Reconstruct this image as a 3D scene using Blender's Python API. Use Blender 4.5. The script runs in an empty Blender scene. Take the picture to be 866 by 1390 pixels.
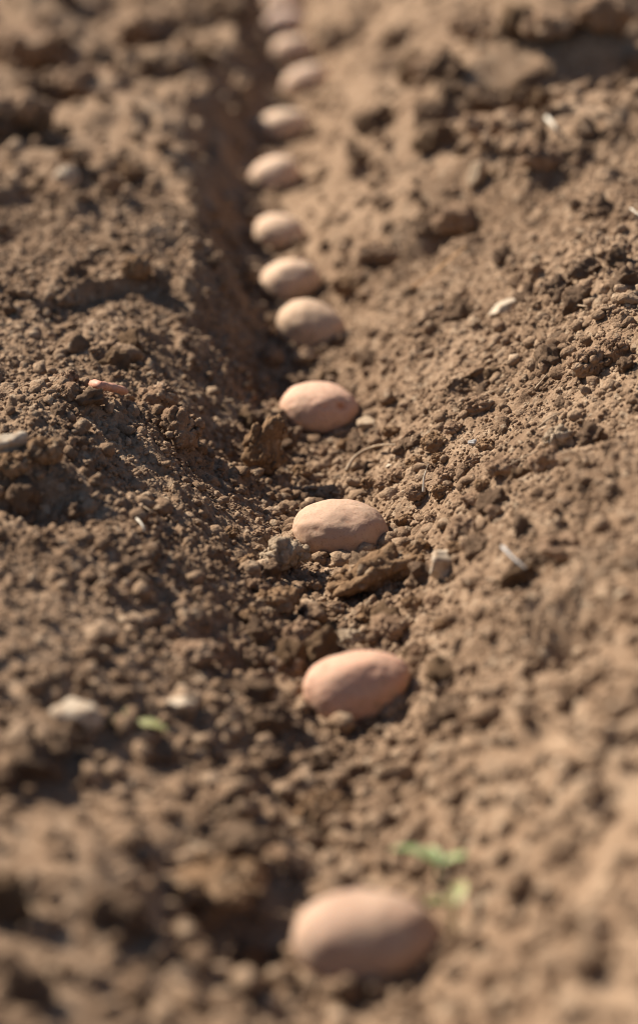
import bpy, bmesh, math, random
import numpy as np
from mathutils import Vector

SC = bpy.context.scene
COL = SC.collection
R = math.radians
rng = np.random.default_rng(11)
random.seed(11)

# ------------------------------------------------------------------ camera numbers (an 85 mm lens held low over the furrow)
FPX = 3070.0
PITCH = R(20.8)
CAMZ = 0.58
FOCUS = 1.56
W0, H0 = 866.0, 1390.0
FWD = np.array([0, math.cos(PITCH), -math.sin(PITCH)])
UPV = np.array([0, math.sin(PITCH), math.cos(PITCH)])


def ray(px, py):
    a = (px - W0 / 2) / FPX
    b = -(py - H0 / 2) / FPX
    return np.array([1.0, 0, 0]) * a + UPV * b + FWD


def on_plane(px, py, h):
    d = ray(px, py)
    t = (h - CAMZ) / d[2]
    return d[0] * t, d[1] * t


# ------------------------------------------------------------------ numpy noise
def hsh(ix, iy, iz=0, seed=0):
    ix = ix.astype(np.int64)
    iy = iy.astype(np.int64)
    h = (ix * 374761393 + iy * 668265263 + np.int64(seed) * 1442695041) & 0xFFFFFFFF
    if not (np.isscalar(iz) and iz == 0):
        h = (h + iz.astype(np.int64) * 1103515245) & 0xFFFFFFFF
    h = ((h ^ (h >> 13)) * 1274126177) & 0xFFFFFFFF
    h = ((h ^ (h >> 16)) * 2246822519) & 0xFFFFFFFF
    h = h ^ (h >> 15)
    return (h & 0xFFFFFF).astype(np.float32) / np.float32(0xFFFFFF)


def n2(x, y, seed=0):
    fx = np.floor(x); fy = np.floor(y)
    u = x - fx; v = y - fy
    u = u * u * u * (u * (u * 6 - 15) + 10); v = v * v * v * (v * (v * 6 - 15) + 10)
    a = hsh(fx, fy, 0, seed); b = hsh(fx + 1, fy, 0, seed)
    c = hsh(fx, fy + 1, 0, seed); d = hsh(fx + 1, fy + 1, 0, seed)
    return (a + (b - a) * u) * (1 - v) + (c + (d - c) * u) * v


def fbm2(x, y, oct=3, seed=0):
    s = 0; a = 1; t = 0
    for i in range(oct):
        k = 2.03 ** i
        s = s + a * (n2((x * 0.83 + y * 0.56) * k + i * 7.3, (y * 0.83 - x * 0.56) * k + i * 3.1, seed + i) * 2 - 1)
        t += a; a *= 0.5
    return s / t


def n3(p, seed=0):
    f = np.floor(p)
    q = p - f
    q = q * q * (3 - 2 * q)
    out = 0
    for dx in (0, 1):
        wx = q[:, 0] if dx else 1 - q[:, 0]
        for dy in (0, 1):
            wy = q[:, 1] if dy else 1 - q[:, 1]
            for dz in (0, 1):
                wz = q[:, 2] if dz else 1 - q[:, 2]
                out = out + wx * wy * wz * hsh(f[:, 0] + dx, f[:, 1] + dy, f[:, 2] + dz + 1, seed)
    return out * 2 - 1


def splat(x, y, cell, lo, hi, seed, dens=1.0):
    """tallest of the round crumbs strewn one to a jittered cell"""
    gx = x / cell; gy = y / cell
    cx = np.floor(gx); cy = np.floor(gy)
    best = np.zeros_like(gx)
    for dx in (-1, 0, 1):
        for dy in (-1, 0, 1):
            ix = cx + dx; iy = cy + dy
            px = ix + hsh(ix, iy, 0, seed)
            py = iy + hsh(ix, iy, 0, seed + 1)
            k = hsh(ix, iy, 0, seed + 2)
            r = lo + (hi - lo) * k * k
            if dens < 1:
                r = np.where(hsh(ix, iy, 0, seed + 3) < dens, r, 1e-4)
            e = 1 - ((gx - px) ** 2 + (gy - py) ** 2) / (r * r)
            best = np.maximum(best, r * np.sqrt(np.maximum(e, 0)))
    return best * cell


# ------------------------------------------------------------------ potatoes: px centre, py centre, length, depth, height, tilt (roll), yaw
#  (px, py, zc, L, D, Hh, roll deg, yaw deg, tint)
POT = [
    (498, 1277, .015, .070, .050, .043, 1, 3, (0.359, 0.235, 0.167), 'nearest of the row, large and blurred potato beside green weed leaves'),
    (485, 932, .017, .0640, .046, .042, 9, 12, (0.514, 0.299, 0.209), 'pink seed potato, second nearest, out of focus with its right end raised'),
    (463, 722, .015, .068, .050, .043, -5, -6, (0.446, 0.289, 0.203), 'sharp beige pink potato between the grey clod and the long brown clod'),
    (434, 555, .016, .064, .048, .041, -3, -10, (0.563, 0.349, 0.249), 'pink potato with an orange scab at its right end, behind the curved twig'),
    (423, 447, .018, .064, .050, .050, -20, -18, (0.504, 0.354, 0.244), 'stout beige potato sloping down to the right with two round crumbs before it'),
    (394, 382, .018, .058, .048, .042, 10, 8, (0.601, 0.429, 0.305), 'pale potato at the mouth of the shaded furrow, fifth from last but two'),
    (380, 317, .018, .055, .050, .040, -4, 2, (0.601, 0.429, 0.305), 'small oblong potato lying level, just beyond the furrow bend'),
    (372, 240, .019, .060, .050, .045, 14, 20, (0.650, 0.468, 0.341), 'pale potato furthest to the left, tilted up to the right'),
    (385, 172, .019, .067, .050, .043, 5, 10, (0.660, 0.484, 0.351), 'long pale potato with a dark shadow under it, fifth from the far end'),
    (414, 111, .020, .068, .050, .045, 14, 18, (0.611, 0.439, 0.326), 'blurred potato furthest to the right in the far part of the row'),
    (397, 70, .020, .064, .052, .049, 8, 16, (0.630, 0.449, 0.330), 'blurred round potato, third from the far end of the row'),
    (388, 32, .020, .068, .052, .046, 4, 6, (0.563, 0.408, 0.326), 'dull blurred potato, last but one of the row'),
    (385, 6, .020, .068, .052, .048, 4, 6, (0.630, 0.449, 0.330), 'farthest potato, cut off by the upper edge of the picture'),
]
PLAB = {
    0: 'large blurred potato nearest the camera, beside the green weed seedling',
    5: 'pale potato directly behind the stout beige one with two crumbs before it',
}
PP = []
for p in POT:
    x, y = on_plane(p[0], p[1], p[2])
    PP.append((x, y))
CY = np.array([0.0, 0.6] + [q[1] for q in PP] + [4.6, 6.0])
CX = np.array([PP[0][0]] * 2 + [q[0] for q in PP] + [PP[-1][0]] * 2)
_s = np.linspace(0, 6, 601)
_c = np.interp(_s, CY, CX)
_k = np.exp(-np.linspace(-2, 2, 61) ** 2); _k /= _k.sum()
_c = np.convolve(np.pad(_c, 30, 'edge'), _k, 'valid')


def xc(y):
    return np.interp(y, _s, _c)


LU = np.array([-.75, -.70, -.58, -.46, -.36, -.26, -.20, -.165, -.13, -.10, -.075, -.05, -.028, 0])
LN = np.array([.00, .004, .045, .080, .086, .090, .087, .080, .066, .048, .030, .013, .003, 0])
LC = np.array([.00, .004, .045, .078, .084, .078, .068, .059, .048, .036, .025, .013, .004, 0])
LF = np.array([.00, .004, .045, .085, .098, .102, .104, .103, .100, .093, .064, .022, .004, 0])
RU = np.array([0, .03, .06, .095, .13, .17, .21, .26, .32, .38, .44, .55, .66, .72, .75])
RN = np.array([0, .010, .040, .072, .095, .120, .142, .158, .168, .170, .160, .105, .03, .004, 0])
RF = np.array([0, .012, .038, .064, .085, .110, .134, .156, .172, .178, .170, .110, .03, .004, 0])

# local hollows and heaps:  px, py, guess height, radius x, radius y, depth
DENT = [
    (120, 580, .085, .085, .075, .016), (150, 455, .09, .09, .06, -.006), (250, 330, .09, .05, .10, .008), (130, 330, .10, .09, .07, .012), (60, 880, .07, .10, .06, .010),
    (285, 1215, .035, .045, .045, -.025), (175, 1140, .07, .050, .035, .016),
    (672, 190, .10, .060, .045, -.045), (650, 140, .12, .085, .050, .030), (735, 25, .17, .10, .06, .035), (820, 95, .17, .10, .06, -.04),
    (800, 70, .16, .10, .07, -.045), (760, 95, .15, .06, .06, .02), (850, 20, .16, .07, .06, .03),
    (560, 62, .07, .04, .04, -.028), (585, 120, .08, .03, .04, -.02),
    (620, 318, .08, .045, .05, -.026), (560, 345, .06, .04, .04, -.02), (640, 270, .09, .05, .05, .014),
    (130, 252, .10, .018, .018, -.022), (172, 240, .10, .016, .016, -.020), (100, 212, .10, .018, .02, -.018),
    (60, 85, .10, .10, .07, -.050), (150, 50, .10, .09, .07, -.045), (20, 140, .10, .09, .06, -.035), (120, 130, .10, .08, .05, -.03),
    (190, 90, .10, .06, .06, .02),
    (772, 790, .12, .026, .024, -.036), (765, 748, .12, .034, .018, .014),
    (505, 845, .01, .030, .02, -.008), (345, 470, .02, .03, .05, -.008),
    (300, 575, .05, .030, .05, -.012), (235, 560, .075, .028, .03, .010),
    (30, 660, .085, .05, .03, .014), (20, 720, .07, .06, .03, -.014),
    (330, 910, .02, .025, .02, -.012), (60, 1030, .07, .05, .04, -.014),
    (850, 640, .13, .05, .03, .012),
]
DENTS = []
for (a, b, h, rx, ry, d) in DENT:
    x, y = on_plane(a, b, h)
    DENTS.append((x, y, rx, ry, d))


def broad(x, y):
    """ridges, furrow and hollows without crumbs"""
    u = x - xc(y) + (.016 + .022 * np.clip((y - 1.8) / .6, 0, 1)) * fbm2(x * 9 + 3, y * 9, 3, 91) * np.clip(np.abs(x - xc(y)) / .08, 0, 1)
    u = (u + .75) % 1.5 - .75
    f = np.clip((y - 1.48) / .5, 0, 1)
    f = f * f * (3 - 2 * f)
    hl = np.interp(u, LU, LN) * (1 - f) + np.interp(u, LU, LF) * f
    hr = np.interp(u, RU, RN) * (1 - f) + np.interp(u, RU, RF) * f
    g = np.clip((1.36 - y) / .30, 0, 1); g = g * g * (3 - 2 * g)
    hl = hl * (1 - g) + np.interp(u, LU, LC) * g
    h = np.where(u < 0, hl, hr)
    for (a, b, rx, ry, d) in DENTS:
        e = ((x - a) / rx) ** 2 + ((y - b) / ry) ** 2
        h = h + d * np.exp(-np.minimum(e * 1.4, 40) ** 1.5)
    away = np.clip((np.abs(u) - .02) / .07, .25, 1)
    ff = .8 + .9 * f - .25 * g * (u < 0) + .5 * g * (u > 0)
    h = h + away * (ff * .013 * fbm2(x * 8.5, y * 8.5, 2, 5) + ff * np.where((u < 0) & (y < 2.2), .0065, .009) * fbm2(x * 22, y * 22, 2, 15))
    f2 = np.clip((y - 2.35) / .6, 0, 1) * np.clip((np.abs(u) - np.where(u < 0, .10, .17)) / .08, 0, 1)
    h = h + f2 * .030 * fbm2(x * 10 + 1, y * 6.5, 2, 55)
    # broken, caved-in patches: lumps with a steep side
    b = fbm2(x * 13 + 4, y * 10 + 2, 3, 25)
    h = h - away * np.where(u < 0, .30 + .55 * f, .40 - .1 * f) * (1 - g) * .022 * np.clip((b - .18) * 5, 0, 1)
    return h


def rough_mask(x, y):
    u = x - xc(y)
    m = .55 + .75 * fbm2(x * 6 + 9, y * 6, 2, 44)
    m = m + .35 * np.exp(-(u / .07) ** 2)            # crumbs roll down to the furrow floor
    m = m - .25 * np.exp(-((u - .10) / .06) ** 2) * np.clip((y - 1.75) / .2, 0, 1)
    m = m - .05 * np.clip((1.34 - y) / .22, 0, 1) * np.clip((u - .03) / .06, 0, 1)
    m = m - .42 * np.clip((1.30 - y) / .2, 0, 1) * np.clip((-u - .05) / .06, 0, 1)
    m = m - .48 * np.clip((-u - .035) / .04, 0, 1) * np.clip((y - 1.25) / .15, 0, 1) * np.clip((2.3 - y) / .3, 0, 1)
    return np.clip(m, .22, 1.2)


def height(x, y, step):
    h = broad(x, y)
    m = rough_mask(x, y)
    wx = x + .006 * (n2(x * 90, y * 90, 61) - .5) + .002 * (n2(x * 300, y * 300, 63) - .5)
    wy = y + .006 * (n2(x * 90, y * 90, 62) - .5) + .002 * (n2(x * 300, y * 300, 64) - .5)

    def fade(size):
        return np.clip(size / (step * 2.2) - .6, 0, 1)
    h = h + m * .55 * splat(wx, wy, .040, .15, .55, 100, .25) * fade(.04)
    h = h + m * .65 * splat(wx + .3, wy + .1, .019, .20, .55, 110, .38) * fade(.018)
    h = h + (.25 + .75 * m) * .75 * splat(wx + .7, wy + .2, .0075, .22, .62, 120, .75) * fade(.008)
    h = h + .55 * splat(wx + .45, wy + .8, .0115, .2, .55, 140, .5) * fade(.0115)
    h = h + .85 * splat(wx + .1, wy + .6, .0038, .3, .66, 130) * fade(.0042)
    h = h + .0006 * fbm2(x * 420, y * 420, 2, 77) * fade(.003)
    h = h + .0016 * fbm2(x * 120, y * 120, 2, 78) * fade(.008)
    # seats pressed for the potatoes
    for (p, q) in zip(POT, PP):
        e = np.sqrt(((x - q[0]) / (p[3] * .5)) ** 2 + ((y - q[1]) / (p[4] * .5)) ** 2)
        lim = p[2] - p[5] * .36 + np.clip(e - .72, 0, 5) * .030
        h = np.where(e < 1.9, np.minimum(h, lim), h)
    return h


# ------------------------------------------------------------------ object helpers
def mesh_from(name, V, F, smooth=True, k=None):
    """V (n,3) F (m,k) int array"""
    me = bpy.data.meshes.new(name)
    F = np.asarray(F, dtype=np.int32)
    V = np.asarray(V, dtype=np.float32)
    me.vertices.add(len(V)); me.vertices.foreach_set('co', V.ravel())
    nf, kk = F.shape
    me.loops.add(nf * kk); me.loops.foreach_set('vertex_index', F.ravel())
    me.polygons.add(nf)
    me.polygons.foreach_set('loop_start', np.arange(nf, dtype=np.int32) * kk)
    me.update(calc_edges=True)
    me.polygons.foreach_set('use_smooth', np.full(nf, smooth, dtype=bool))
    me.validate()
    return me


def link(name, me, mat, parent=None):
    o = bpy.data.objects.new(name, me)
    COL.objects.link(o)
    if mat:
        me.materials.clear(); me.materials.append(mat)
    if parent:
        o.parent = parent
    return o


def tag(o, label, cat, group=None):
    o['label'] = label; o['category'] = cat
    if group:
        o['group'] = group
    return o


def ico(sub):
    bm = bmesh.new()
    bmesh.ops.create_icosphere(bm, subdivisions=sub, radius=1)
    bm.verts.ensure_lookup_table()
    V = np.array([v.co[:] for v in bm.verts])
    F = np.array([[v.index for v in f.verts] for f in bm.faces])
    bm.free()
    return V, F


ICO = {k: ico(k) for k in (1, 2, 3, 4, 5, 6)}


# ------------------------------------------------------------------ materials
def nt(name):
    m = bpy.data.materials.new(name); m.use_nodes = True
    t = m.node_tree; t.nodes.clear()
    out = t.nodes.new('ShaderNodeOutputMaterial')
    b = t.nodes.new('ShaderNodeBsdfPrincipled')
    t.links.new(b.outputs[0], out.inputs[0])
    return m, t, b


def node(t, kind, **kw):
    n = t.nodes.new(kind)
    for k, v in kw.items():
        if k.startswith('i_'):
            n.inputs[k[2:].replace('_', ' ')].default_value = v
        else:
            setattr(n, k, v)
    return n


def ramp(t, src, stops):
    r = t.nodes.new('ShaderNodeValToRGB')
    e = r.color_ramp.elements
    while len(e) < len(stops):
        e.new(.5)
    for el, (p, c) in zip(e, stops):
        el.position = p; el.color = (*c, 1) if len(c) == 3 else c
    t.links.new(src, r.inputs[0])
    return r.outputs[0]


def mix(t, fac, a, b, kind='MIX'):
    m = t.nodes.new('ShaderNodeMix'); m.data_type = 'RGBA'; m.blend_type = kind
    for sock, v in ((m.inputs[0], fac), (m.inputs[6], a), (m.inputs[7], b)):
        if hasattr(v, 'is_output'):
            t.links.new(v, sock)
        elif isinstance(v, (int, float)):
            sock.default_value = v
        else:
            sock.default_value = (*v, 1)
    return m.outputs[2]


def soil_material(name, coords='pos', tint=None, dark=(.096, .057, .034), mid=(.218, .1425, .090), pale=(.385, .274, .184), bump=1.0):
    m, t, b = nt(name)
    if coords == 'pos':
        vec = node(t, 'ShaderNodeNewGeometry').outputs['Position']
    else:
        vec = node(t, 'ShaderNodeTexCoord').outputs['Object']
    big = node(t, 'ShaderNodeTexNoise', i_Scale=11.0, i_Detail=4.0); t.links.new(vec, big.inputs['Vector'])
    med = node(t, 'ShaderNodeTexNoise', i_Scale=70.0, i_Detail=4.0, i_Roughness=.62); t.links.new(vec, med.inputs['Vector'])
    fin = node(t, 'ShaderNodeTexNoise', i_Scale=420.0, i_Detail=3.0, i_Roughness=.6); t.links.new(vec, fin.inputs['Vector'])
    vor = node(t, 'ShaderNodeTexVoronoi', i_Scale=230.0); t.links.new(vec, vor.inputs['Vector'])
    s = node(t, 'ShaderNodeMath', operation='MULTIPLY_ADD'); t.links.new(med.outputs[0], s.inputs[0]); s.inputs[1].default_value = .55
    s2 = node(t, 'ShaderNodeMath', operation='MULTIPLY'); t.links.new(big.outputs[0], s2.inputs[0]); s2.inputs[1].default_value = .42
    t.links.new(s2.outputs[0], s.inputs[2])
    s3 = node(t, 'ShaderNodeMath', operation='MULTIPLY_ADD'); t.links.new(fin.outputs[0], s3.inputs[0]); s3.inputs[1].default_value = .35
    t.links.new(s.outputs[0], s3.inputs[2])
    val = s3.outputs[0]
    if tint == 'attr':
        at = node(t, 'ShaderNodeAttribute', attribute_name='tint')
        s4 = node(t, 'ShaderNodeMath', operation='ADD'); t.links.new(val, s4.inputs[0]); t.links.new(at.outputs['Fac'], s4.inputs[1])
        val = s4.outputs[0]
    elif tint == 'object':
        oi = node(t, 'ShaderNodeObjectInfo')
        s4 = node(t, 'ShaderNodeMath', operation='MULTIPLY_ADD'); t.links.new(oi.outputs['Random'], s4.inputs[0]); s4.inputs[1].default_value = .12
        s5 = node(t, 'ShaderNodeMath', operation='SUBTRACT'); t.links.new(val, s5.inputs[0]); s5.inputs[1].default_value = .06
        t.links.new(s5.outputs[0], s4.inputs[2])
        val = s4.outputs[0]
    c = ramp(t, val, [(.40, dark), (.655, mid), (.95, pale)])
    # pale mineral flecks, each grain its own
    fl = ramp(t, vor.outputs['Color'], [(.0, (0, 0, 0)), (.80, (0, 0, 0)), (.93, (1, 1, 1))])
    c = mix(t, .0, c, c)
    sep = node(t, 'ShaderNodeSeparateColor'); t.links.new(vor.outputs['Color'], sep.inputs[0])
    g = node(t, 'ShaderNodeMapRange'); t.links.new(sep.outputs[0], g.inputs[0])
    g.inputs[1].default_value = .86; g.inputs[2].default_value = 1.0; g.inputs[3].default_value = 0; g.inputs[4].default_value = .45
    c = mix(t, g.outputs[0], c, (.46, .36, .255))
    g2 = node(t, 'ShaderNodeMapRange'); t.links.new(sep.outputs[1], g2.inputs[0])
    g2.inputs[1].default_value = .85; g2.inputs[2].default_value = 1.0; g2.inputs[3].default_value = 0; g2.inputs[4].default_value = .2
    c = mix(t, g2.outputs[0], c, (.085, .047, .026))
    t.links.new(c, b.inputs['Base Color'])
    b.inputs['Roughness'].default_value = .95
    b.inputs['Specular IOR Level'].default_value = .12
    b1 = node(t, 'ShaderNodeBump', i_Strength=.9 * bump, i_Distance=.0020); t.links.new(fin.outputs[0], b1.inputs['Height'])
    f2 = node(t, 'ShaderNodeTexNoise', i_Scale=1100.0, i_Detail=2.0); t.links.new(vec, f2.inputs['Vector'])
    b2 = node(t, 'ShaderNodeBump', i_Strength=.6 * bump, i_Distance=.0006); t.links.new(f2.outputs[0], b2.inputs['Height'])
    t.links.new(b1.outputs[0], b2.inputs['Normal'])
    t.links.new(b2.outputs[0], b.inputs['Normal'])
    return m


M_SOIL = soil_material('dry tilled soil')
M_CRUMB = soil_material('soil crumbs', tint='attr')
M_CLOD = soil_material('brown soil clod', 'object', 'object', mid=(.240, .153, .097))
M_CLODD = soil_material('moist brown soil clod', 'object', 'object', dark=(.105, .060, .033), mid=(.205, .125, .070), pale=(.33, .22, .135))
M_CLODG = soil_material('dry grey soil clod', 'object', 'object', dark=(.19, .14, .095), mid=(.35, .265, .185), pale=(.54, .44, .33))


def stone_material(name, a, bcol):
    m, t, b = nt(name)
    vec = node(t, 'ShaderNodeTexCoord').outputs['Object']
    n = node(t, 'ShaderNodeTexNoise', i_Scale=90.0, i_Detail=5.0); t.links.new(vec, n.inputs['Vector'])
    c = ramp(t, n.outputs[0], [(.3, a), (.68, bcol)])
    d = node(t, 'ShaderNodeTexNoise', i_Scale=170.0, i_Detail=3.0); t.links.new(vec, d.inputs['Vector'])
    g = node(t, 'ShaderNodeMapRange'); t.links.new(d.outputs[0], g.inputs[0])
    g.inputs[1].default_value = .44; g.inputs[2].default_value = .62; g.inputs[4].default_value = .75
    c = mix(t, g.outputs[0], c, (.27, .175, .105))
    t.links.new(c, b.inputs['Base Color']); b.inputs['Roughness'].default_value = .85
    b.inputs['Specular IOR Level'].default_value = .2
    bp = node(t, 'ShaderNodeBump', i_Strength=.5, i_Distance=.001); t.links.new(d.outputs[0], bp.inputs['Height'])
    t.links.new(bp.outputs[0], b.inputs['Normal'])
    return m


M_STONE = stone_material('pale limestone', (.36, .285, .205), (.55, .465, .365))
M_PEBBLE = stone_material('tan pebble', (.30, .22, .145), (.45, .35, .245))


def potato_material():
    m, t, b = nt('dusty potato skin')
    vec = node(t, 'ShaderNodeTexCoord').outputs['Object']
    oi = node(t, 'ShaderNodeObjectInfo')
    off = node(t, 'ShaderNodeVectorMath', operation='MULTIPLY_ADD'); t.links.new(vec, off.inputs[0]); off.inputs[1].default_value = (1, 1, 1)
    cmb = node(t, 'ShaderNodeCombineXYZ'); t.links.new(oi.outputs['Random'], cmb.inputs[0]); t.links.new(oi.outputs['Random'], cmb.inputs[1])
    t.links.new(cmb.outputs[0], off.inputs[2])
    v = off.outputs[0]
    skin = oi.outputs['Color']
    n1 = node(t, 'ShaderNodeTexNoise', i_Scale=45.0, i_Detail=3.0); t.links.new(v, n1.inputs['Vector'])
    g1 = node(t, 'ShaderNodeMapRange'); t.links.new(n1.outputs[0], g1.inputs[0]); g1.inputs[1].default_value = .42; g1.inputs[2].default_value = .64; g1.inputs[4].default_value = .42
    c = mix(t, g1.outputs[0], skin, (.50, .36, .255))                 # patches of dried dust
    n2_ = node(t, 'ShaderNodeTexNoise', i_Scale=190.0, i_Detail=4.0, i_Roughness=.6); t.links.new(v, n2_.inputs['Vector'])
    g2 = node(t, 'ShaderNodeMapRange'); t.links.new(n2_.outputs[0], g2.inputs[0]); g2.inputs[1].default_value = .55; g2.inputs[2].default_value = .75; g2.inputs[4].default_value = .42
    c = mix(t, g2.outputs[0], c, (.35, .225, .15))
    n3_ = node(t, 'ShaderNodeTexNoise', i_Scale=620.0, i_Detail=2.0); t.links.new(v, n3_.inputs['Vector'])
    g3 = node(t, 'ShaderNodeMapRange'); t.links.new(n3_.outputs[0], g3.inputs[0]); g3.inputs[1].default_value = .60; g3.inputs[2].default_value = .72; g3.inputs[4].default_value = .7
    c = mix(t, g3.outputs[0], c, (.27, .16, .10))
    n4_ = node(t, 'ShaderNodeTexNoise', i_Scale=75.0, i_Detail=7.0, i_Roughness=.72); t.links.new(v, n4_.inputs['Vector'])
    g4 = node(t, 'ShaderNodeMapRange'); t.links.new(n4_.outputs[0], g4.inputs[0]); g4.inputs[1].default_value = .57; g4.inputs[2].default_value = .68; g4.inputs[4].default_value = .75
    c = mix(t, g4.outputs[0], c, (.27, .175, .11))                    # soil still sticking to the skin
    scab = node(t, 'ShaderNodeAttribute', attribute_name='scab')
    c = mix(t, scab.outputs['Fac'], c, (.42, .15, .055))
    t.links.new(c, b.inputs['Base Color'])
    b.inputs['Roughness'].default_value = .78
    b.inputs['Specular IOR Level'].default_value = .20
    b.inputs['Subsurface Weight'].default_value = .12
    b.inputs['Subsurface Radius'].default_value = (.006, .0025, .0012)
    b.inputs['Subsurface Scale'].default_value = 1.0
    bp = node(t, 'ShaderNodeBump', i_Strength=.6, i_Distance=.0009); t.links.new(n2_.outputs[0], bp.inputs['Height'])
    bq = node(t, 'ShaderNodeBump', i_Strength=.35, i_Distance=.0004); t.links.new(n3_.outputs[0], bq.inputs['Height'])
    t.links.new(bp.outputs[0], bq.inputs['Normal'])
    t.links.new(bq.outputs[0], b.inputs['Normal'])
    return m


M_POT = potato_material()


def plain(name, a, c2, scale=200, rough=.7, trans=0):
    m, t, b = nt(name)
    vec = node(t, 'ShaderNodeTexCoord').outputs['Object']
    n = node(t, 'ShaderNodeTexNoise', i_Scale=float(scale), i_Detail=3.0); t.links.new(vec, n.inputs['Vector'])
    c = ramp(t, n.outputs[0], [(.3, a), (.7, c2)])
    t.links.new(c, b.inputs['Base Color']); b.inputs['Roughness'].default_value = rough
    b.inputs['Specular IOR Level'].default_value = .3
    if trans:
        b.inputs['Subsurface Weight'].default_value = trans
        b.inputs['Subsurface Radius'].default_value = (.001, .002, .0005)
    return m


M_STRAW = plain('bleached straw', (.50, .43, .33), (.72, .66, .56))
M_TWIG = plain('dry root bark', (.22, .15, .09), (.42, .31, .21))
M_RUST = plain('rusty dead blade', (.36, .19, .08), (.50, .30, .14))
M_LEAF = plain('fresh weed leaf', (.19, .24, .10), (.30, .35, .17), 120, .5, .3)
M_LEAFY = plain('yellowing weed leaf', (.24, .23, .09), (.34, .33, .16), 120, .5, .3)
M_PINK = plain('pink root skin', (.42, .19, .125), (.55, .30, .21), 260, .55)
M_GREY = plain('silvery dry stalk', (.24, .23, .22), (.40, .38, .36))

# ------------------------------------------------------------------ ground sheet


def steps(a, b, d, growth, cap, cap_until, growth2, end, sign=1):
    """coordinates from b outward: step d growing to cap, held until cap_until, then growing to end"""
    out = []
    x = b; s = d
    while abs(x) < abs(end) or x * sign < end * sign:
        if x * sign < cap_until * sign:
            s = min(s * growth, cap)
        else:
            s = s * growth2
        x = x + sign * s
        out.append(x)
        if x * sign >= end * sign:
            break
    return out


D = .00125
xs_mid = np.arange(-.285, .300, D)
xs = np.concatenate([np.array(steps(0, xs_mid[0], D, 1.018, .006, -.75, 1.16, -140, -1))[::-1], xs_mid,
                     np.array(steps(0, xs_mid[-1], D, 1.018, .006, .75, 1.16, 140, 1))])
ys_mid = np.arange(1.16, 1.98, .0014)
ys = np.concatenate([np.array(steps(0, ys_mid[0], .0014, 1.018, .006, .55, 1.16, -140, -1))[::-1], ys_mid,
                     np.array(steps(0, ys_mid[-1], .0014, 1.018, .0075, 4.5, 1.16, 180, 1))])
print('grid', len(xs), len(ys))
GX, GY = np.meshgrid(xs, ys)
sx = np.gradient(xs); sy = np.gradient(ys)
ST = np.maximum(*np.meshgrid(sx, sy))
HZ = np.empty_like(GX)
flatx = GX.ravel(); flaty = GY.ravel(); flats = ST.ravel()
hz = np.empty_like(flatx)
CH = 400_000
for i in range(0, len(flatx), CH):
    hz[i:i + CH] = height(flatx[i:i + CH], flaty[i:i + CH], flats[i:i + CH])
far = np.clip((np.hypot(flatx, flaty - 2) - 8) / 10, 0, 1)
hz = hz * (1 - far) + .06 * far
# knead the sheet sideways so crumbs overhang a little
near = np.clip(1 - flats / .01, 0, 1)
kx = flatx + near * .0022 * fbm2(flatx * 130, flaty * 130, 2, 201)
ky = flaty + near * .0022 * fbm2(flatx * 130, flaty * 130, 2, 207)
nx, ny = len(xs), len(ys)
idx = np.arange(nx * ny).reshape(ny, nx)
F = np.stack([idx[:-1, :-1], idx[:-1, 1:], idx[1:, 1:], idx[1:, :-1]], -1).reshape(-1, 4)
me = mesh_from('ground', np.stack([kx, ky, hz], 1), F)
ground = link('ground', me, M_SOIL)
ground['kind'] = 'structure'
ground['label'] = 'tilled brown soil of the furrow and its two ridges'


def hat(x, y, step=.002):
    return height(np.atleast_1d(np.float64(x)), np.atleast_1d(np.float64(y)), np.full(np.size(x), step))


def at(px, py):
    """the point of the ground seen at a picture position"""
    d = ray(px, py)
    t = np.linspace(.6, 6, 1400)
    X = d[0] * t; Y = d[1] * t; Z = CAMZ + d[2] * t
    g = broad(X, Y)
    i = int(np.argmax(Z < g + .004))
    return X[i], Y[i], float(g[i])


# ------------------------------------------------------------------ lumps
def lump(sub, seed, scale=(1, 1, 1), amp=.3, crumb=.2, fine=.06, facets=0, grains=None):
    V, F = ICO[sub]
    V = V.copy()
    g = np.random.default_rng(seed)
    if facets:
        N = g.normal(size=(facets, 3)); N /= np.linalg.norm(N, axis=1)[:, None]
        dist = .62 + .3 * g.random(facets)
        dd = V @ N.T
        r = np.where(dd > .05, dist / np.maximum(dd, .05), 9)
        r = np.minimum(r.min(1), 1.25)
        V = V * r[:, None]
    o = g.random(3) * 50
    r = 1 + amp * n3(V * 1.6 + o, seed)
    if crumb:
        r = r + crumb * (np.abs(n3(V * 3.4 + o, seed + 1)) * 2 - .5)
        r = r + crumb * .55 * (np.abs(n3(V * 7.5 + o, seed + 2)) * 2 - .5)
    fine = fine * .55
    if fine and sub >= 4:
        r = r + fine * n3(V * 16 + o, seed + 3) + fine * .5 * n3(V * 30 + o, seed + 4)
    if grains:
        U = ICO[sub][0]
        best = np.zeros(len(U))
        for (cnt, lo, hi, k) in grains:
            N = g.normal(size=(cnt, 3)); N /= np.linalg.norm(N, axis=1)[:, None]
            rad = lo + (hi - lo) * g.random(cnt) ** 1.7
            W = U + .05 * np.stack([n3(U * 9 + o, 31), n3(U * 9 + o, 32), n3(U * 9 + o, 33)], 1)
            W /= np.linalg.norm(W, axis=1)[:, None]
            d2 = np.maximum(2 - 2 * (W @ N.T), 0)
            best = best + (k * rad * np.sqrt(np.maximum(1 - d2 / rad ** 2, 0))).max(1)
        r = r + best
    V = V * r[:, None] * np.array(scale)
    return V, F


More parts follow.
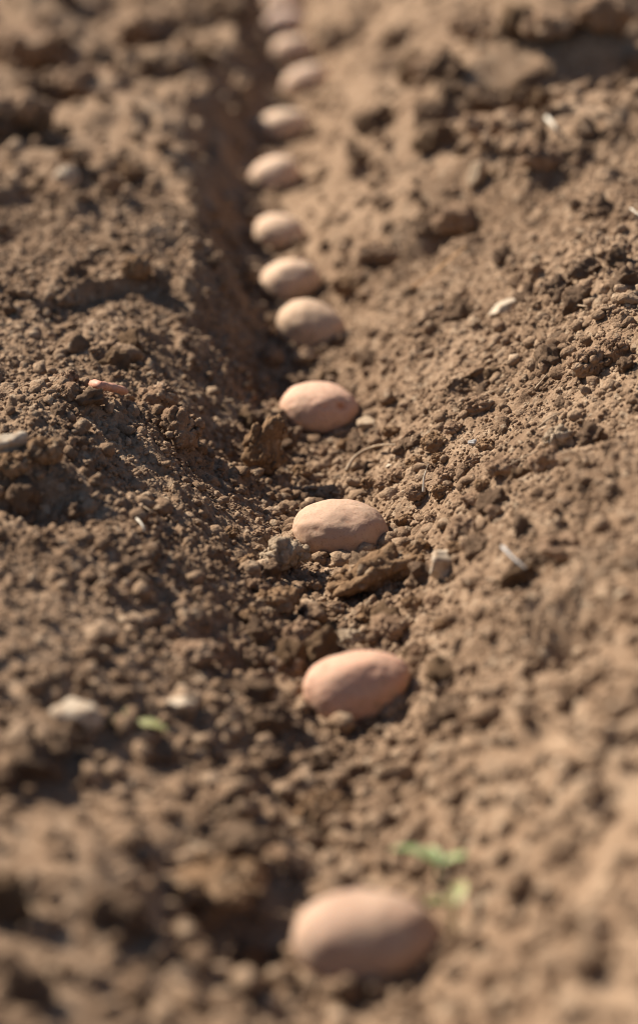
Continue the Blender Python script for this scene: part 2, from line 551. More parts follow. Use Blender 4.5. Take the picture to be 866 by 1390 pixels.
def scatter_mesh(name, pts, rad, tint, sub, mat, nt_=14, seed=0, crumb=.22):
    g = np.random.default_rng(seed)
    T = [lump(sub, seed * 100 + k, tuple(.75 + .5 * g.random(3)), .35, .12 if sub > 1 else .1, 0, facets=(7 if sub > 1 and k % 2 else 0), grains=(((14, .3, .6, .6), (40, .15, .3, .6)) if sub == 3 else (((9, .45, .8, .5),) if sub == 2 else None))) for k in range(nt_)]
    n = len(pts)
    which = g.integers(0, nt_, n)
    q = g.normal(size=(n, 4)); q /= np.linalg.norm(q, axis=1)[:, None]
    w, x, y, z = q.T
    Rm = np.empty((n, 3, 3))
    Rm[:, 0, 0] = 1 - 2 * (y * y + z * z); Rm[:, 0, 1] = 2 * (x * y - z * w); Rm[:, 0, 2] = 2 * (x * z + y * w)
    Rm[:, 1, 0] = 2 * (x * y + z * w); Rm[:, 1, 1] = 1 - 2 * (x * x + z * z); Rm[:, 1, 2] = 2 * (y * z - x * w)
    Rm[:, 2, 0] = 2 * (x * z - y * w); Rm[:, 2, 1] = 2 * (y * z + x * w); Rm[:, 2, 2] = 1 - 2 * (x * x + y * y)
    TV = np.stack([v for v, _ in T])
    TF = T[0][1]
    nv = TV.shape[1]
    V = np.einsum('nij,nvj->nvi', Rm, TV[which]) * rad[:, None, None]
    V[:, :, 2] *= .85
    V = V + pts[:, None, :]
    F = (TF[None] + (np.arange(n) * nv)[:, None, None]).reshape(-1, 3)
    V = V.reshape(-1, 3)
    return V, F, np.repeat(tint, nv)


def depth_of(x, y, z):
    return (y * FWD[1] + (z - CAMZ) * FWD[2])


def sample(n, y0, y1, r0, r1, power, seed, floor=.3):
    """positions and radii of crumbs in the strip of ground round the furrow, wide as the view there plus a margin"""
    g = np.random.default_rng(seed)
    y = y0 + (y1 - y0) * g.random(n)
    hw = .145 * y + .10
    wmax = .145 * y1 + .10
    keep = g.random(n) < hw / wmax
    y = y[keep]; hw = hw[keep]
    x = (g.random(len(y)) * 2 - 1) * hw
    m = rough_mask(x, y) * np.clip(.55 + 1.1 * fbm2(x * 14, y * 14, 2, seed + 7), .05, 1.4)
    keep = g.random(len(x)) < np.clip(m, floor, 1)
    x = x[keep]; y = y[keep]
    u = g.random(len(x))
    a = 1 - power
    r = (r0 ** a + u * (r1 ** a - r0 ** a)) ** (1 / a)
    z = hat(x, y)
    blur = .027 * np.abs(depth_of(x, y, z) / FOCUS - 1)
    keep = r > .06 * blur
    x, y, z, r = x[keep], y[keep], z[keep], r[keep]
    # keep off the potatoes
    ok = np.ones(len(x), bool)
    for (p, q) in zip(POT, PP):
        e = ((x - q[0]) / (p[3] * .5 + r)) ** 2 + ((y - q[1]) / (p[4] * .5 + r)) ** 2
        ok &= e > .93
        # nothing bigger than a grain stands just in front of a potato
        ok &= ~((np.abs(x - q[0]) < p[3] * .5) & (y < q[1]) & (y > q[1] - .06) & (r > .0035))
    x, y, z, r = x[ok], y[ok], z[ok], r[ok]
    tint = g.normal(size=len(x)) * .08
    return np.stack([x, y, z + r * .25], 1), r, tint


def bank(seed):
    g = np.random.default_rng(seed)
    out = []
    for (p, q) in zip(POT, PP):
        n = 150 if q[1] < 2.05 else 60
        a = g.random(n) * 2 * math.pi
        r = .0012 + .0045 * g.random(n) ** 2.4
        ca, sa = math.cos(R(p[7])), math.sin(R(p[7]))
        k = .84 + .22 * g.random(n)
        ux = np.cos(a) * (p[3] * .5 * k + r); uy = np.sin(a) * (p[4] * .5 * k + r)
        x = q[0] + ux * ca - uy * sa; y = q[1] + ux * sa + uy * ca
        z = hat(x, y) + r * .6
        out.append(np.stack([x, y, z, r], 1))
    o = np.concatenate(out)
    return o[:, :3], o[:, 3], g.normal(size=len(o)) * .08


def crumbs(name, batches, mat, label):
    Vs, Fs, Ts = [], [], []
    o = 0
    for (args, sub) in batches:
        p, r, t = bank(args[6]) if args[0] == 0 else sample(*args)
        V, Fc, T = scatter_mesh(name, p, r, t, sub, mat, seed=args[6])
        Vs.append(V); Fs.append(Fc + o); Ts.append(T); o += len(V)
        print(name, sub, len(p))
    V = np.concatenate(Vs); Fc = np.concatenate(Fs); T = np.concatenate(Ts)
    me = mesh_from(name, V, Fc)
    a = me.attributes.new('tint', 'FLOAT', 'POINT')
    a.data.foreach_set('value', T.astype(np.float32))
    ob = link(name, me, mat)
    ob['kind'] = 'stuff'; ob['label'] = label; ob['category'] = 'soil crumbs'
    return ob


crumbs('soil_grains', [((120000, 1.12, 2.1, .0008, .0024, 2.3, 301, .55), 1)], M_CRUMB, 'fine loose grains of soil strewn over the furrow and ridges')
crumbs('soil_crumbs', [((0, 0, 0, 0, 0, 0, 351), 2),
                       ((13000, 1.05, 2.25, .0020, .0056, 3.0, 311), 2),
                       ((420, .80, 2.5, .0050, .0085, 3.2, 321), 3),
                       ((5500, .72, 1.12, .0022, .0070, 2.6, 331), 2),
                       ((9000, 2.1, 4.6, .0035, .0100, 2.6, 341), 2)], M_CRUMB,
       'loose rounded crumbs of brown soil lying all over the furrow')

# ------------------------------------------------------------------ clods that can be told apart
CL = {}


def clod_template(kind, k):
    key = (kind, k)
    if key not in CL:
        g = np.random.default_rng(900 + k)
        sc = (1, .75 + .3 * g.random(), .62 + .25 * g.random())
        if kind == 'clod':
            V, F = lump(5, 900 + k, sc, .42, .13, .06, facets=6, grains=((26, .2, .5, .55), (120, .08, .24, .8), (500, .035, .085, .8)))
        elif kind == 'round':
            V, F = lump(4, 930 + k, (1, .92, .85), .25, .10, .05, grains=((30, .2, .4, .5), (150, .07, .18, .7)))
        else:
            V, F = lump(4, 960 + k, sc, .16, .03, .025, facets=13)
        CL[key] = (V, F)
    return CL[key]


AGT = {}


def agg(dims, seed, fine=True):
    """a crumbly clod of the given size: lumps grown together with crumbs stuck all over it"""
    g = np.random.default_rng(4000 + seed)
    if not AGT:
        for k in range(6):
            AGT['c', k] = lump(4, 5000 + k, (1, .9, .85), .35, .10, .05, facets=8, grains=((20, .2, .45, .55), (90, .1, .24, .75), (260, .05, .10, .7)))
            AGT['s', k] = lump(2, 5100 + k, (1, .9, .8), .35, .14, 0, facets=7 if k % 2 else 0, grains=((9, .4, .7, .5),))
    a = np.array(dims) * .5
    Vs, Fs = [], []
    o = 0

    def add(T, c, r, sc=(1, 1, 1)):
        nonlocal o
        q = g.normal(size=4); q /= np.linalg.norm(q); w, x, y, z = q
        M = np.array([[1 - 2 * (y * y + z * z), 2 * (x * y - z * w), 2 * (x * z + y * w)], [2 * (x * y + z * w), 1 - 2 * (x * x + z * z), 2 * (y * z - x * w)], [2 * (x * z - y * w), 2 * (y * z + x * w), 1 - 2 * (x * x + y * y)]])
        Vs.append((T[0] @ M.T) * r * np.array(sc) + c); Fs.append(T[1] + o); o += len(T[0])
    rmin = a.min()
    cores = []
    n = int(np.clip(round(a.max() / rmin * 2.4), 3, 9))
    for k in range(n):
        u = (k + .5) / n * 2 - 1
        r = rmin * (.62 + .34 * g.random()) * (1 - .25 * abs(u))
        lim = np.maximum(a - r, 0)
        c = np.array([u * lim[0], (g.random() * 2 - 1) * lim[1], (g.random() * 1.4 - .9) * lim[2]])
        cores.append((c, r)); add(AGT['c', int(g.integers(0, 6))], c, r * .86)
    add(AGT['c', int(g.integers(0, 6))], np.array([0, 0, -.12 * a[2]]), 1.0, a * .66)
    m = 90 if fine else 24
    for k in range(m):
        c, r = cores[int(g.integers(0, n))]
        d = g.normal(size=3); d /= np.linalg.norm(d)
        if d[2] < -.3:
            d[2] *= -1
        rs = rmin * (.06 + .22 * g.random() ** 2.5)
        add(AGT['s', int(g.integers(0, 6))], c + d * r * (.86 + .1 * g.random()), rs)
    return np.concatenate(Vs), np.concatenate(Fs)


def put(name, px, py, wpx, aspect, mat, label, cat='clod', kind='clod', k=0, rz=0.0, ry=0.0, sink=.25, group=None, deep=.8, hgt=None, bias=0.0):
    """a lump whose picture width is wpx; aspect = height / width"""
    x, y, z = at(px, py + wpx * aspect * .30)
    dz = depth_of(x, y, z)
    w = wpx * dz / FPX
    if kind == 'clod':
        V, F = agg((w, w * deep, w * aspect), k, abs(dz - FOCUS) < .5)
    else:
        V, F = clod_template(kind, k)
    ext = V.max(0) - V.min(0)
    V = (V - (V.max(0) + V.min(0)) / 2) / ext
    V = V * np.array([w, w * deep, w * aspect * 1.02])
    c, s = math.cos(ry), math.sin(ry)
    V = np.stack([V[:, 0] * c + V[:, 2] * s, V[:, 1], -V[:, 0] * s + V[:, 2] * c], 1)
    c, s = math.cos(rz), math.sin(rz)
    V = np.stack([V[:, 0] * c - V[:, 1] * s, V[:, 0] * s + V[:, 1] * c, V[:, 2]], 1)
    me = mesh_from(name, V, F)
    o = link(name, me, mat)
    zlow = float(np.median(hat(x + w * .3 * np.array([-1, 0, 1, 0, 0]), y + w * .3 * np.array([0, -1, 0, 1, 0])).ravel()))
    o.location = (x, y, zlow + w * aspect * (.5 - sink) + bias)
    tag(o, label, cat, group)
    return o


put('soil_clod', 388, 754, 76, .66, M_CLODG, 'dry grey crumbly clod touching the left end of the sharp potato', k=1, rz=.2, sink=.02, bias=.002)
put('soil_clod', 516, 778, 158, .36, M_CLODD, 'long dark brown clod lying like a bar in front of the sharp potato', k=2, rz=.12, ry=-.30, sink=.12, deep=.42)
put('soil_clod', 632, 716, 52, .72, M_CLOD, 'knobbly brown clod right of the sharp potato, above the pale stone', k=3, sink=.15)
put('soil_clod', 622, 742, 34, .8, M_CLODD, 'small dark clod wedged between the pale stone and the knobbly clod', k=4, sink=.15)
put('pale_stone', 600, 764, 44, 1.05, M_STONE, 'pale upright stone at the right end of the long dark clod', 'stone', 'stone', 1, .3, .2, .15)
put('soil_clod', 362, 612, 66, 1.5, M_CLODD, 'tall spiky dark clod standing at the foot of the left slope', k=5, ry=.25, sink=.12, deep=.7)
put('soil_clod', 215, 540, 58, .85, M_CLOD, 'rugged clod on the left ridge shoulder, right of the pink root piece', k=6, sink=.15)
put('soil_clod', 246, 578, 66, .95, M_CLOD, 'big angular clod on the left ridge shoulder, below the rugged one', k=7, ry=.5, sink=.18)
put('soil_clod', 470, 862, 58, .62, M_CLODG, 'pale flat clod between the long dark clod and the pink blurred potato', k=8, sink=.15)
put('soil_clod', 530, 856, 62, .7, M_CLOD, 'cracked brown clod just above the pink blurred potato', k=9, sink=.15)
put('soil_clod', 405, 855, 58, .55, M_CLOD, 'low brown clod left of the pale flat clod in the furrow', k=10, sink=.2)
put('soil_clod', 375, 812, 70, .5, M_CLODD, 'broad dark clod under the grey clod, left of the long dark clod', k=11, sink=.2)
put('soil_clod', 505, 690 + 140, 46, .6, M_CLODD, 'dark clod in the shade right under the long dark clod', k=12, sink=.2)
put('soil_clod', 796, 492, 56, .78, M_CLOD, 'angular clod on the right ridge, left of its round neighbour', k=13, sink=.15)
put('soil_clod', 838, 470, 40, .8, M_CLOD, 'compact clod at the right edge, upper right of the angular clod', k=14, sink=.15)
put('soil_clod', 757, 588, 46, .8, M_CLODG, 'pale clod on the right slope above the deep notch', k=15, sink=.15)
put('soil_clod', 745, 615, 60, .7, M_CLOD, 'brown clod directly below the pale clod on the right slope', k=16, sink=.2)
put('soil_clod', 682, 628, 50, .72, M_CLOD, 'rough clod halfway up the right slope, right of the white straw', k=17, sink=.15)
put('soil_clod', 590, 600, 40, .75, M_CLODD, 'dark clod right of the curved twig at the slope foot', k=18, sink=.15)
put('soil_clod', 650, 545, 42, .7, M_CLOD, 'clod on the right slope level with the scabbed pink potato', k=19, sink=.2)
put('soil_clod', 770, 745, 84, .5, M_CLOD, 'wide brown clod overhanging the dark hole on the right slope', k=20, sink=.1)
put('soil_clod', 735, 205, 70, .62, M_CLOD, 'blurred rounded clod right of the dark pit on the far right slope', k=21, sink=.15)
put('soil_clod', 672, 172, 110, .42, M_CLOD, 'broad blurred clod roofing the dark pit on the far right slope', k=22, sink=-.1)
put('soil_clod', 820, 22, 90, .6, M_CLOD, 'big blurred clod on the crest in the upper right corner', k=23, sink=.05)
put('soil_clod', 742, 40, 80, .5, M_CLOD, 'blurred clod on the far right crest, left of the corner clod', k=24, sink=.1)
put('soil_clod', 650, 40, 90, .45, M_CLOD, 'dark blurred clod on the far right slope near the top edge', k=25, sink=.1)
put('soil_clod', 583, 92, 70, .6, M_CLOD, 'blurred clod on the far right slope, nearest the far potatoes', k=26, sink=.1)
put('soil_clod', 186, 362, 44, .8, M_CLODD, 'dark clod on the far left ridge, above the shoulder', k=27, sink=.15)
put('soil_clod', 152, 250, 36, 1.0, M_CLOD, 'upright blurred clod between two dark holes on the left ridge', k=28, sink=.1)
put('soil_clod', 178, 232, 34, .95, M_CLODD, 'dark blurred clod right of the hole pair on the left ridge', k=29, sink=.1)
put('soil_clod', 98, 210, 40, .7, M_CLODD, 'dark blurred clod behind the pale stone on the left ridge', k=30, sink=.15)
put('soil_clod', 88, 508, 40, .6, M_CLOD, 'flat clod on the left ridge, upper left of the pink root piece', k=31, sink=.2)
put('soil_clod', 96, 532, 36, .8, M_CLOD, 'rounded clod on the left ridge next to the pink root piece', k=32, sink=.15)
put('soil_clod', 58, 610, 62, .75, M_CLODD, 'dark lumpy clod on the left ridge, right of the white edge stone', k=33, sink=.15)
put('soil_clod', 20, 640, 54, .8, M_CLODD, 'dark lumpy clod at the left edge below the white edge stone', k=34, sink=.15)
put('soil_clod', 290, 1205, 150, .42, M_CLODD, 'large blurred dark clod shading the hollow left of the nearest potato', k=35, sink=.0)
put('soil_clod', 260, 880, 90, .42, M_CLOD, 'large blurred clod low on the near left slope', k=36, sink=.2)
put('soil_clod', 440, 1095, 86, .6, M_CLODD, 'blurred dark clod on the furrow floor between the two nearest potatoes', k=37, sink=.15)
put('soil_clod', 385, 1165, 76, .6, M_CLOD, 'blurred brown clod left of the floor between the two nearest potatoes', k=38, sink=.15)
put('soil_clod', 367, 482, 40, .8, M_CLOD, 'round blurred crumb on the floor, left of the two before the stout potato', kind='round', k=1, sink=.1)
put('soil_clod', 412, 487, 38, .7, M_CLOD, 'round blurred crumb touching the front of the stout potato', kind='round', k=2, sink=.1)
put('soil_clod', 470, 392, 42, .7, M_CLODD, 'dark blurred clod at the foot of the right slope by the pale potato', k=39, sink=.1)
put('soil_clod', 510, 345, 60, .6, M_CLOD, 'dark blurred clod lowest in the broken band of the far right slope', k=40, sink=.1)
put('soil_clod', 620, 300, 74, .6, M_CLOD, 'dark blurred clod highest in the broken band of the far right slope', k=41, sink=.05)

put('soil_clod', 40, 60, 130, .45, M_CLOD, 'large blurred clod at the upper left, cut by the left edge of the far ridge', k=45, sink=.2)
put('soil_clod', 130, 100, 110, .45, M_CLOD, 'large blurred clod on the far left ridge, middle of the upper left group', k=46, sink=.2)
put('soil_clod', 205, 40, 100, .5, M_CLOD, 'large blurred clod on the shoulder of the far left ridge, near the top edge', k=47, sink=.2)
put('soil_clod', 20, 150, 110, .45, M_CLOD, 'large blurred clod at the left edge, lowest of the upper left group', k=48, sink=.2)
for j, (a_, b_, w_) in enumerate([(548, 700, 30), (566, 668, 36), (600, 668, 30), (540, 640, 34), (562, 628, 26), (610, 640, 34), (596, 622, 24), (640, 676, 34), (655, 655, 26), (520, 655, 26), (500, 660, 24), (560, 590, 32), (530, 585, 26), (615, 580, 28), (660, 600, 30), (586, 700, 24), (470, 600, 30), (445, 612, 26), (410, 640, 30), (640, 625, 24), (548, 612, 22), (670, 690, 28)]):
    put('soil_clod', a_, b_, w_, .74, (M_CLODD, M_CLOD)[j % 2], 'crumbly clod in the heap behind and right of the sharp potato', k=60 + j, sink=.12, group='clods heaped behind the sharp potato')
for j, (a_, b_, w_) in enumerate([(350, 790, 34), (335, 760, 30), (355, 725, 26), (430, 830, 36), (455, 820, 26), (560, 825, 34), (590, 810, 30), (340, 835, 34), (395, 885, 36), (365, 868, 30), (570, 880, 34), (600, 850, 30), (425, 790, 26), (315, 720, 24)]):
    put('soil_clod', a_, b_, w_, .72, (M_CLOD, M_CLODD)[j % 2], 'crumbly clod in the heap before and left of the sharp potato', k=90 + j, sink=.12, group='clods heaped before the sharp potato')

put('pale_stone', 686, 416, 44, .55, M_STONE, 'oblong pale stone on the right ridge', 'stone', 'stone', 2, .5, -.4, .25)
put('pale_stone', 14, 598, 50, .75, M_STONE, 'white stone cut by the left edge, on the left ridge', 'stone', 'stone', 3, 0, .1, .25)
put('pale_stone', 103, 958, 72, .5, M_STONE, 'blurred white flat stone at lower left, the wider one', 'stone', 'stone', 4, .2, 0, .2)
put('pale_stone', 245, 956, 46, .6, M_STONE, 'blurred white pebble at lower left, right of the wide white stone', 'stone', 'stone', 5, 0, .2, .2)
put('pale_stone', 92, 239, 36, .8, M_STONE, 'bright blurred stone left of the dark holes on the left ridge', 'stone', 'stone', 6, 0, .2, .15)
put('pale_stone', 648, 240, 26, 1.6, M_PEBBLE, 'tan upright blurred stone on the far right slope', 'stone', 'stone', 7, 0, .2, .15)
put('pale_stone', 406, 66, 30, .9, M_PEBBLE, 'x', 'stone', 'stone', 7, 0, .2, .15).name = 'drop_me'
bpy.data.objects.remove(bpy.data.objects['drop_me'])
put('pale_stone', 448, 60, 30, .95, M_PEBBLE, 'tan blurred pebble right of the far potatoes', 'stone', 'stone', 8, 0, .2, .05)
put('pale_stone', 500, 574, 34, .6, M_PEBBLE, 'tan pebble at the right end of the scabbed pink potato', 'stone', 'stone', 9, 0, .2, .15)
put('pale_stone', 866 - 14, 806, 36, .6, M_PEBBLE, 'blurred tan stone at the right edge of the near slope', 'stone', 'stone', 10, 0, .2, .2)
put('pale_stone', 529, 631, 12, .6, M_STONE, 'tiny white pebble under the curved twig', 'stone', 'stone', 11, 0, .2, .1)
put('pale_stone', 642, 596, 15, .7, M_GREY, 'tiny grey pebble on the right slope', 'stone', 'stone', 12, 0, .2, .1)
put('pale_stone', 268, 1240 - 90, 30, .6, M_PEBBLE, 'small blurred pebble above the dark near hollow', 'stone', 'stone', 13, 0, .2, .1)

# ------------------------------------------------------------------ further clods, alike within their place
GEN = [
    ('left ridge', 12, lambda u, y: (u < -.15) & (y > 1.3) & (y < 2.3), 'brown soil clod strewn on the sharp part of the left ridge', 'clods strewn on the left ridge', (.006, .012)),
    ('left slope', 7, lambda u, y: (u > -.15) & (u < -.05) & (y > 1.15) & (y < 2.0), 'small brown clod resting on the slope left of the row', 'clods on the left slope', (.006, .011)),
    ('right slope', 22, lambda u, y: (u > .05) & (u < .16) & (y > 1.2) & (y < 2.1), 'small brown clod resting on the lit slope right of the row', 'clods on the right slope', (.006, .011)),
    ('right ridge', 22, lambda u, y: (u > .16) & (y > 1.3) & (y < 2.3), 'brown soil clod strewn on the sharp part of the right ridge', 'clods strewn on the right ridge', (.006, .012)),
    ('floor', 46, lambda u, y: (np.abs(u) < .06) & (y > 1.1) & (y < 2.2), 'small brown clod on the furrow floor between the potatoes', 'clods on the furrow floor', (.006, .015)),
    ('far left', 16, lambda u, y: (u < -.05) & (y > 2.3) & (y < 3.6), 'blurred clod on the far left ridge', 'far clods on the left', (.012, .024)),
    ('far right', 22, lambda u, y: (u > .05) & (y > 2.3) & (y < 3.8), 'blurred clod on the far right slope', 'far clods on the right', (.012, .024)),
    ('near left', 8, lambda u, y: (u < -.05) & (y < 1.1) & (y > .8), 'blurred clod on the near left slope', 'near clods on the left', (.008, .015)),
    ('near right', 0, lambda u, y: (u > .05) & (y < 1.1) & (y > .8), 'blurred clod on the near right slope', 'near clods on the right', (.007, .012)),
]
GT = []
for k in range(10):
    V, Fq = lump(4, 1300 + k, (1, .7 + .3 * random.random(), .6 + .3 * random.random()), .4, .12, .06, facets=6, grains=((22, .2, .5, .55), (90, .1, .26, .8), (220, .06, .11, .6)))
    V = V / 1.2
    me = mesh_from('soil_clod', V, Fq)
    me.materials.append(M_CLODD if k in (2, 6) else M_CLOD)
    GT.append(me)
for gi, (nm, n, cond, label, group, (r0, r1)) in enumerate(GEN):
    g = np.random.default_rng(500 + gi)
    c = 0; tries = 0
    while c < n and tries < 4000:
        tries += 1
        px = g.random() * 866; py = g.random() * 1390
        x, y, z = at(px, py) if tries % 1 == 0 else None
        u = x - float(xc(y))
        if not bool(cond(u, y)):
            continue
        bad = False
        r = r0 + (r1 - r0) * g.random() ** 1.8
        for (p, q) in zip(POT, PP):
            if abs(x - q[0]) < p[3] * .5 + r and -.05 - r < y - q[1] < p[4] * .5 + r:
                bad = True
        if bad:
            continue
        o = bpy.data.objects.new('soil_clod', GT[int(g.integers(0, len(GT)))])
        COL.objects.link(o)
        s = r
        o.scale = (s, s, s)
        o.rotation_euler = (g.normal() * .3, g.normal() * .3, g.random() * 6.28)
        o.location = (x, y, float(hat(x, y)[0]) + s * .25)
        tag(o, label, 'clod', group)
        c += 1

# ------------------------------------------------------------------ potatoes
for i, (p, q) in enumerate(zip(POT, PP)):
    V, Fp = ICO[6] if i < 4 else ICO[5]
    V = V.copy()
    g = np.random.default_rng(70 + i)
    o3 = g.random(3) * 40
    # a little flattened at the ends, one end stouter
    e = 2.15
    rr = (np.abs(V) ** e).sum(1) ** (-1 / e)
    P = V * rr[:, None]
    fat = 1 + (.05 if g.random() < .5 else -.05) * P[:, 0]
    P[:, 1] *= fat; P[:, 2] *= fat
    rad = 1 + .055 * n3(V * 1.25 + o3, 5) + .032 * n3(V * 2.5 + o3, 6) + .012 * n3(V * 6 + o3, 8) + .003 * n3(V * 22 + o3, 9)
    scab = np.zeros(len(V))
    for e_ in range(9):
        dvec = g.normal(size=3); dvec /= np.linalg.norm(dvec)
        ang = np.arccos(np.clip(V @ dvec, -1, 1))
        tz = V - dvec
        rad -= .010 * np.exp(-(ang / .10) ** 2) - .006 * np.exp(-((ang - .2) / .1) ** 2)
        scab = np.maximum(scab, .25 * np.exp(-(ang / .05) ** 2))
    if i == 3:
        dvec = np.array([.62, -.62, .42]); dvec /= np.linalg.norm(dvec)
        ang = np.arccos(np.clip(V @ dvec, -1, 1))
        rad -= .07 * np.exp(-(ang / .20) ** 2)
        scab = np.maximum(scab, .8 * np.exp(-(ang / .15) ** 3))
    P = P * rad[:, None]
    ext = P.max(0) - P.min(0)
    P = (P - (P.max(0) + P.min(0)) / 2) / ext * np.array([p[3], p[4], p[5]])
    me = mesh_from('potato', P, Fp)
    a = me.attributes.new('scab', 'FLOAT', 'POINT'); a.data.foreach_set('value', scab.astype(np.float32))
    o = link('potato', me, M_POT)
    o.location = (q[0], q[1], p[2])
    o.rotation_euler = (R(-6 + 12 * g.random()), R(-p[6]), R(p[7]))
    o.color = (*p[8], 1)
    tag(o, PLAB.get(i, p[9]), 'potato', 'seed potatoes laid out along the furrow')


# ------------------------------------------------------------------ straws, twigs, leaves
def tube(pts, rads, n=8, flat=1.0):
    P = [Vector(p) for p in pts]
    V = []; Fq = []
    up = Vector((0.13, -.2, 1)).normalized()
    for i, p in enumerate(P):
        t = (P[min(i + 1, len(P) - 1)] - P[max(i - 1, 0)]).normalized()
        a = t.cross(up)
        if a.length < 1e-3:
            a = t.cross(Vector((1, 0, 0)))
        a.normalize(); b_ = a.cross(t).normalized()
        for k in range(n):
            w = 2 * math.pi * k / n
            V.append(p + a * math.cos(w) * rads[i] + b_ * math.sin(w) * rads[i] * flat)
    for i in range(len(P) - 1):
        for k in range(n):
            Fq.append((i * n + k, i * n + (k + 1) % n, (i + 1) * n + (k + 1) % n, (i + 1) * n + k))
    V.append(P[0]); V.append(P[-1])
    c0, c1 = len(V) - 2, len(V) - 1
    L = (len(P) - 1) * n
    for k in range(n):
        Fq.append((c0, (k + 1) % n, k, k)); Fq.append((c1, L + k, L + (k + 1) % n, L + (k + 1) % n))
    bm = bmesh.new()
    bv = [bm.verts.new(v) for v in V]
    for f in Fq:
        s = []
        for j in f:
            if j not in s:
                s.append(j)
        bm.faces.new([bv[j] for j in s])
    me = bpy.data.meshes.new('stalk'); bm.to_mesh(me); bm.free()
    for pl in me.polygons:
        pl.use_smooth = True
    return me


def stalk(name, pix, r, mat, label, cat, lift=None, flat=1.0, taper=.4):
    """a thin stalk lying on the soil; pix are points it passes over, lift its height above the soil there"""
    base = []
    for j, (px, py) in enumerate(pix):
        l = lift[j] if lift else .004
        d = ray(px, py)
        t = np.linspace(.6, 6, 2700)
        X = d[0] * t; Y = d[1] * t; Z = CAMZ + d[2] * t
        g = broad(X, Y) + .003
        k = int(np.argmax(Z < g + l))
        base.append(Vector((X[k], Y[k], Z[k])))
    # smooth curve through the points
    pts = []
    for j in range(len(base) - 1):
        p0 = base[max(j - 1, 0)]; p1 = base[j]; p2 = base[j + 1]; p3 = base[min(j + 2, len(base) - 1)]
        for s in range(6):
            u = s / 6
            pts.append(.5 * ((2 * p1) + (p2 - p0) * u + (2 * p0 - 5 * p1 + 4 * p2 - p3) * u * u + (3 * p1 - p0 - 3 * p2 + p3) * u ** 3))
    pts.append(base[-1])
    c = sum(pts, Vector()) / len(pts)
    n = len(pts)
    rads = [r * (1 - (1 - taper) * k / (n - 1)) * (1 + .10 * math.sin(k * .9)) for k in range(n)]
    me = tube([p - c for p in pts], rads, 8, flat)
    o = link(name, me, mat)
    o.location = c
    return tag(o, label, cat)


stalk('twig', [(470, 640), (480, 622), (500, 609), (520, 604), (538, 604)], .0016, M_TWIG, 'curved brown twig arching over the soil behind the sharp potato', 'twig', [.004, .010, .012, .009, .004])
stalk('straw', [(575, 668), (575, 655), (577, 642), (581, 630)], .0011, M_STRAW, 'short white straw standing up right of the curved twig', 'straw', [.002, .008, .014, .019], .5)
stalk('root_fibre', [(186, 704), (193, 712), (197, 722)], .0007, M_STRAW, 'fine pale root fibre on the left slope', 'root', [.003, .007, .004])
stalk('straw', [(682, 742), (696, 757), (714, 772)], .0014, M_GREY, 'silvery blurred stalk lying on the near right slope', 'straw', [.010, .012, .008], .6)
stalk('dead_blade', [(548, 398), (585, 372), (632, 334)], .0016, M_RUST, 'long rusty dead grass blade on the far right slope', 'grass blade', [.004, .012, .010], .35)
stalk('twig', [(726, 528), (734, 518), (742, 508)], .0009, M_TWIG, 'thin dark twig on the right ridge, left of the angular clod', 'twig', [.004, .006, .006])
stalk('twig', [(728, 582), (745, 568), (765, 558)], .0008, M_TWIG, 'thin brown twig just above the pale clod on the right slope', 'twig', [.003, .006, .004])
stalk('twig', [(762, 413), (780, 414), (797, 416)], .0010, M_TWIG, 'short level twig on the upper right ridge', 'twig', [.004, .007, .005])
stalk('straw', [(856, 283), (862, 288), (872, 294)], .0011, M_STRAW, 'white straw scrap at the right edge of the far ridge', 'straw', [.006, .008, .006], .6)
stalk('twig', [(742, 160), (752, 172), (758, 184)], .0022, M_STRAW, 'pale blurred stalk above the rounded clod on the far right slope', 'straw', [.010, .018, .006])
stalk('root_fibre', [(196, 688), (206, 694), (214, 697)], .0006, M_TWIG, 'dark root fibre above the pale one on the left slope', 'root', [.003, .006, .004])
stalk('root_fibre', [(730, 612), (700, 626), (676, 640)], .0006, M_TWIG, 'wispy root fibre below the pale clod on the right slope', 'root', [.005, .008, .004])

# pink piece of root on the left ridge: a bent blunt finger
stalk('root_piece', [(128, 521), (136, 523), (146, 525), (157, 527), (168, 531)], .0040, M_PINK, 'short pink root piece lying on the crest of the left ridge', 'root', [.006, .008, .0085, .008, .006], .8, .92)


def leaf_mesh(L, Wd, curl, seed):
    nu, nv = 12, 7
    V = []; F_ = []
    for top in (1, 0):
        for i in range(nu):
            u = i / (nu - 1)
            w = Wd * .5 * (math.sin(math.pi * min(1, u * .93 + .05)) ** .8)
            for j in range(nv):
                v = j / (nv - 1) * 2 - 1
                V.append((v * w, u * L, curl * L * u * (1 - u) * 2 + abs(v) ** 1.5 * w * .45 + (.00025 if top else -.00025)))
    n = nu * nv
    for s in (0, 1):
        for i in range(nu - 1):
            for j in range(nv - 1):
                a = s * n + i * nv + j
                f = (a, a + 1, a + nv + 1, a + nv)
                F_.append(f if s == 0 else f[::-1])
    me = mesh_from('leaf', V, F_)
    return me


def seedling(px, py, leaves, mat, label, name='weed_seedling'):
    x, y, z = at(px, py)
    root = bpy.data.objects.new(name, None); COL.objects.link(root)
    root.empty_display_size = .01
    root.location = (x, y, z + .002)
    tag(root, label, 'weed')
    st = link('stem', tube([(0, 0, -.006), (.0005, 0, .006), (0, .001, .014)], [.0012, .0011, .0009]), mat, root)
    for (ang, tilt, L, Wd, hz_, roll) in leaves:
        o = link('leaf', leaf_mesh(L, Wd, .18, 1), mat, root)
        o.location = (0, 0, hz_)
        o.rotation_euler = (tilt, roll, ang)
    return root


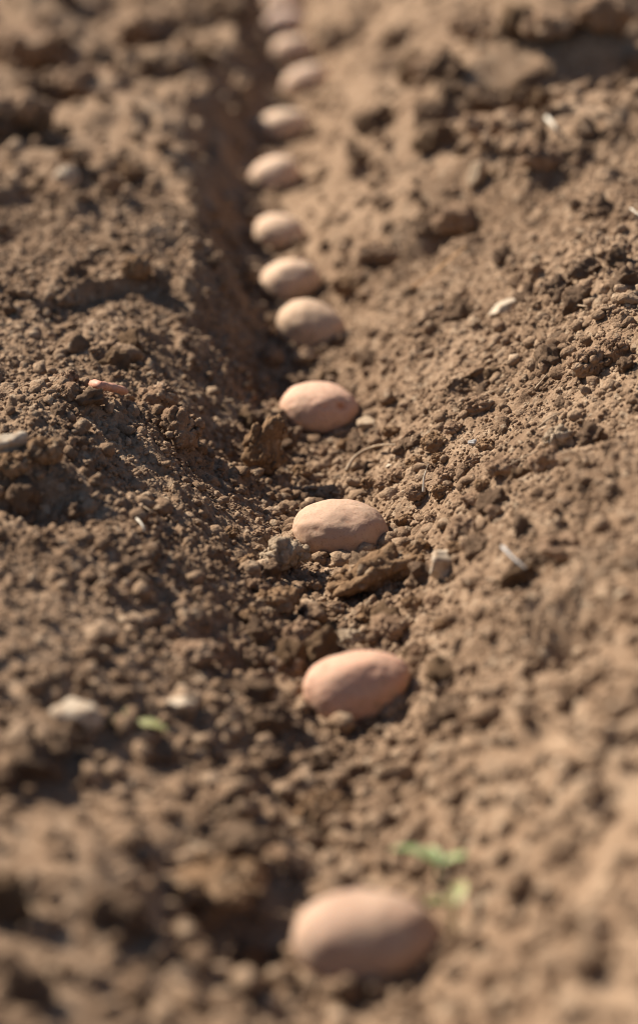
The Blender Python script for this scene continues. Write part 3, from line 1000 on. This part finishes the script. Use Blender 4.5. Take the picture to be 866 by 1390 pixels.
seedling(592, 1196, [(R(75), R(12), .024, .010, .010, .2), (R(-85), R(8), .022, .010, .009, -.2), (R(20), R(14), .014, .007, .010, .2)],
         M_LEAF, 'faint green weed seedling just behind the right end of the nearest potato')
seedling(614, 1246, [(R(100), R(16), .014, .007, .007, .1), (R(-20), R(14), .018, .008, .007, 0)],
         M_LEAFY, 'smaller yellow green weed seedling touching the right end of the nearest potato')
seedling(172, 994, [(R(80), R(5), .020, .010, .003, .1), (R(-95), R(0), .022, .011, .003, -.1)],
         M_LEAFY, 'dull yellow green leaf scrap lying at lower left below the white stones', 'leaf_scrap')

# ------------------------------------------------------------------ light
w = bpy.data.worlds.new('World'); SC.world = w; w.use_nodes = True
t = w.node_tree
SUN_EL = R(43); SUN_AZ = R(-57)      # azimuth from +Y, negative = to the left
sky = t.nodes.new('ShaderNodeTexSky'); sky.sky_type = 'NISHITA'; sky.sun_disc = False
sky.sun_elevation = SUN_EL; sky.sun_rotation = SUN_AZ
bg = t.nodes['Background']; bg.inputs[1].default_value = .05
t.links.new(sky.outputs[0], bg.inputs[0])
sun = bpy.data.lights.new('sun', 'SUN'); sun.energy = 5.0; sun.angle = R(.53); sun.color = (1, .905, .77)
so = bpy.data.objects.new('sun', sun); COL.objects.link(so)
to_sun = Vector((math.sin(SUN_AZ) * math.cos(SUN_EL), math.cos(SUN_AZ) * math.cos(SUN_EL), math.sin(SUN_EL)))
so.rotation_euler = to_sun.to_track_quat('Z', 'Y').to_euler()
so.location = (-2, 2, 3)

# ------------------------------------------------------------------ camera
cd = bpy.data.cameras.new('camera'); cam = bpy.data.objects.new('camera', cd); COL.objects.link(cam)
cd.sensor_fit = 'VERTICAL'; cd.sensor_height = 36 * 1390 / 1300; cd.lens = FPX / 1390 * cd.sensor_height
cam.location = (0, 0, CAMZ)
cam.rotation_euler = (math.pi / 2 - PITCH, 0, 0)
cd.clip_start = .02; cd.clip_end = 600
cd.dof.use_dof = True; cd.dof.focus_distance = FOCUS; cd.dof.aperture_fstop = 3.2; cd.dof.aperture_blades = 9
SC.camera = cam
SC.view_settings.view_transform = 'Standard'; SC.view_settings.look = 'None'
SC.view_settings.exposure = .98; SC.view_settings.gamma = 1; SC.view_settings.use_curve_mapping = False
SC.cycles.max_bounces = 5; SC.cycles.diffuse_bounces = 3
SC.cycles.use_denoising = True; SC.cycles.denoising_input_passes = 'RGB_ALBEDO_NORMAL'; SC.cycles.denoising_prefilter = 'ACCURATE'; SC.cycles.use_adaptive_sampling = False
SC.cycles.sample_clamp_indirect = 2.0; SC.cycles.sample_clamp_direct = 4.0
SC.cycles.pixel_filter_type = 'BLACKMAN_HARRIS'; SC.cycles.filter_width = 1.15
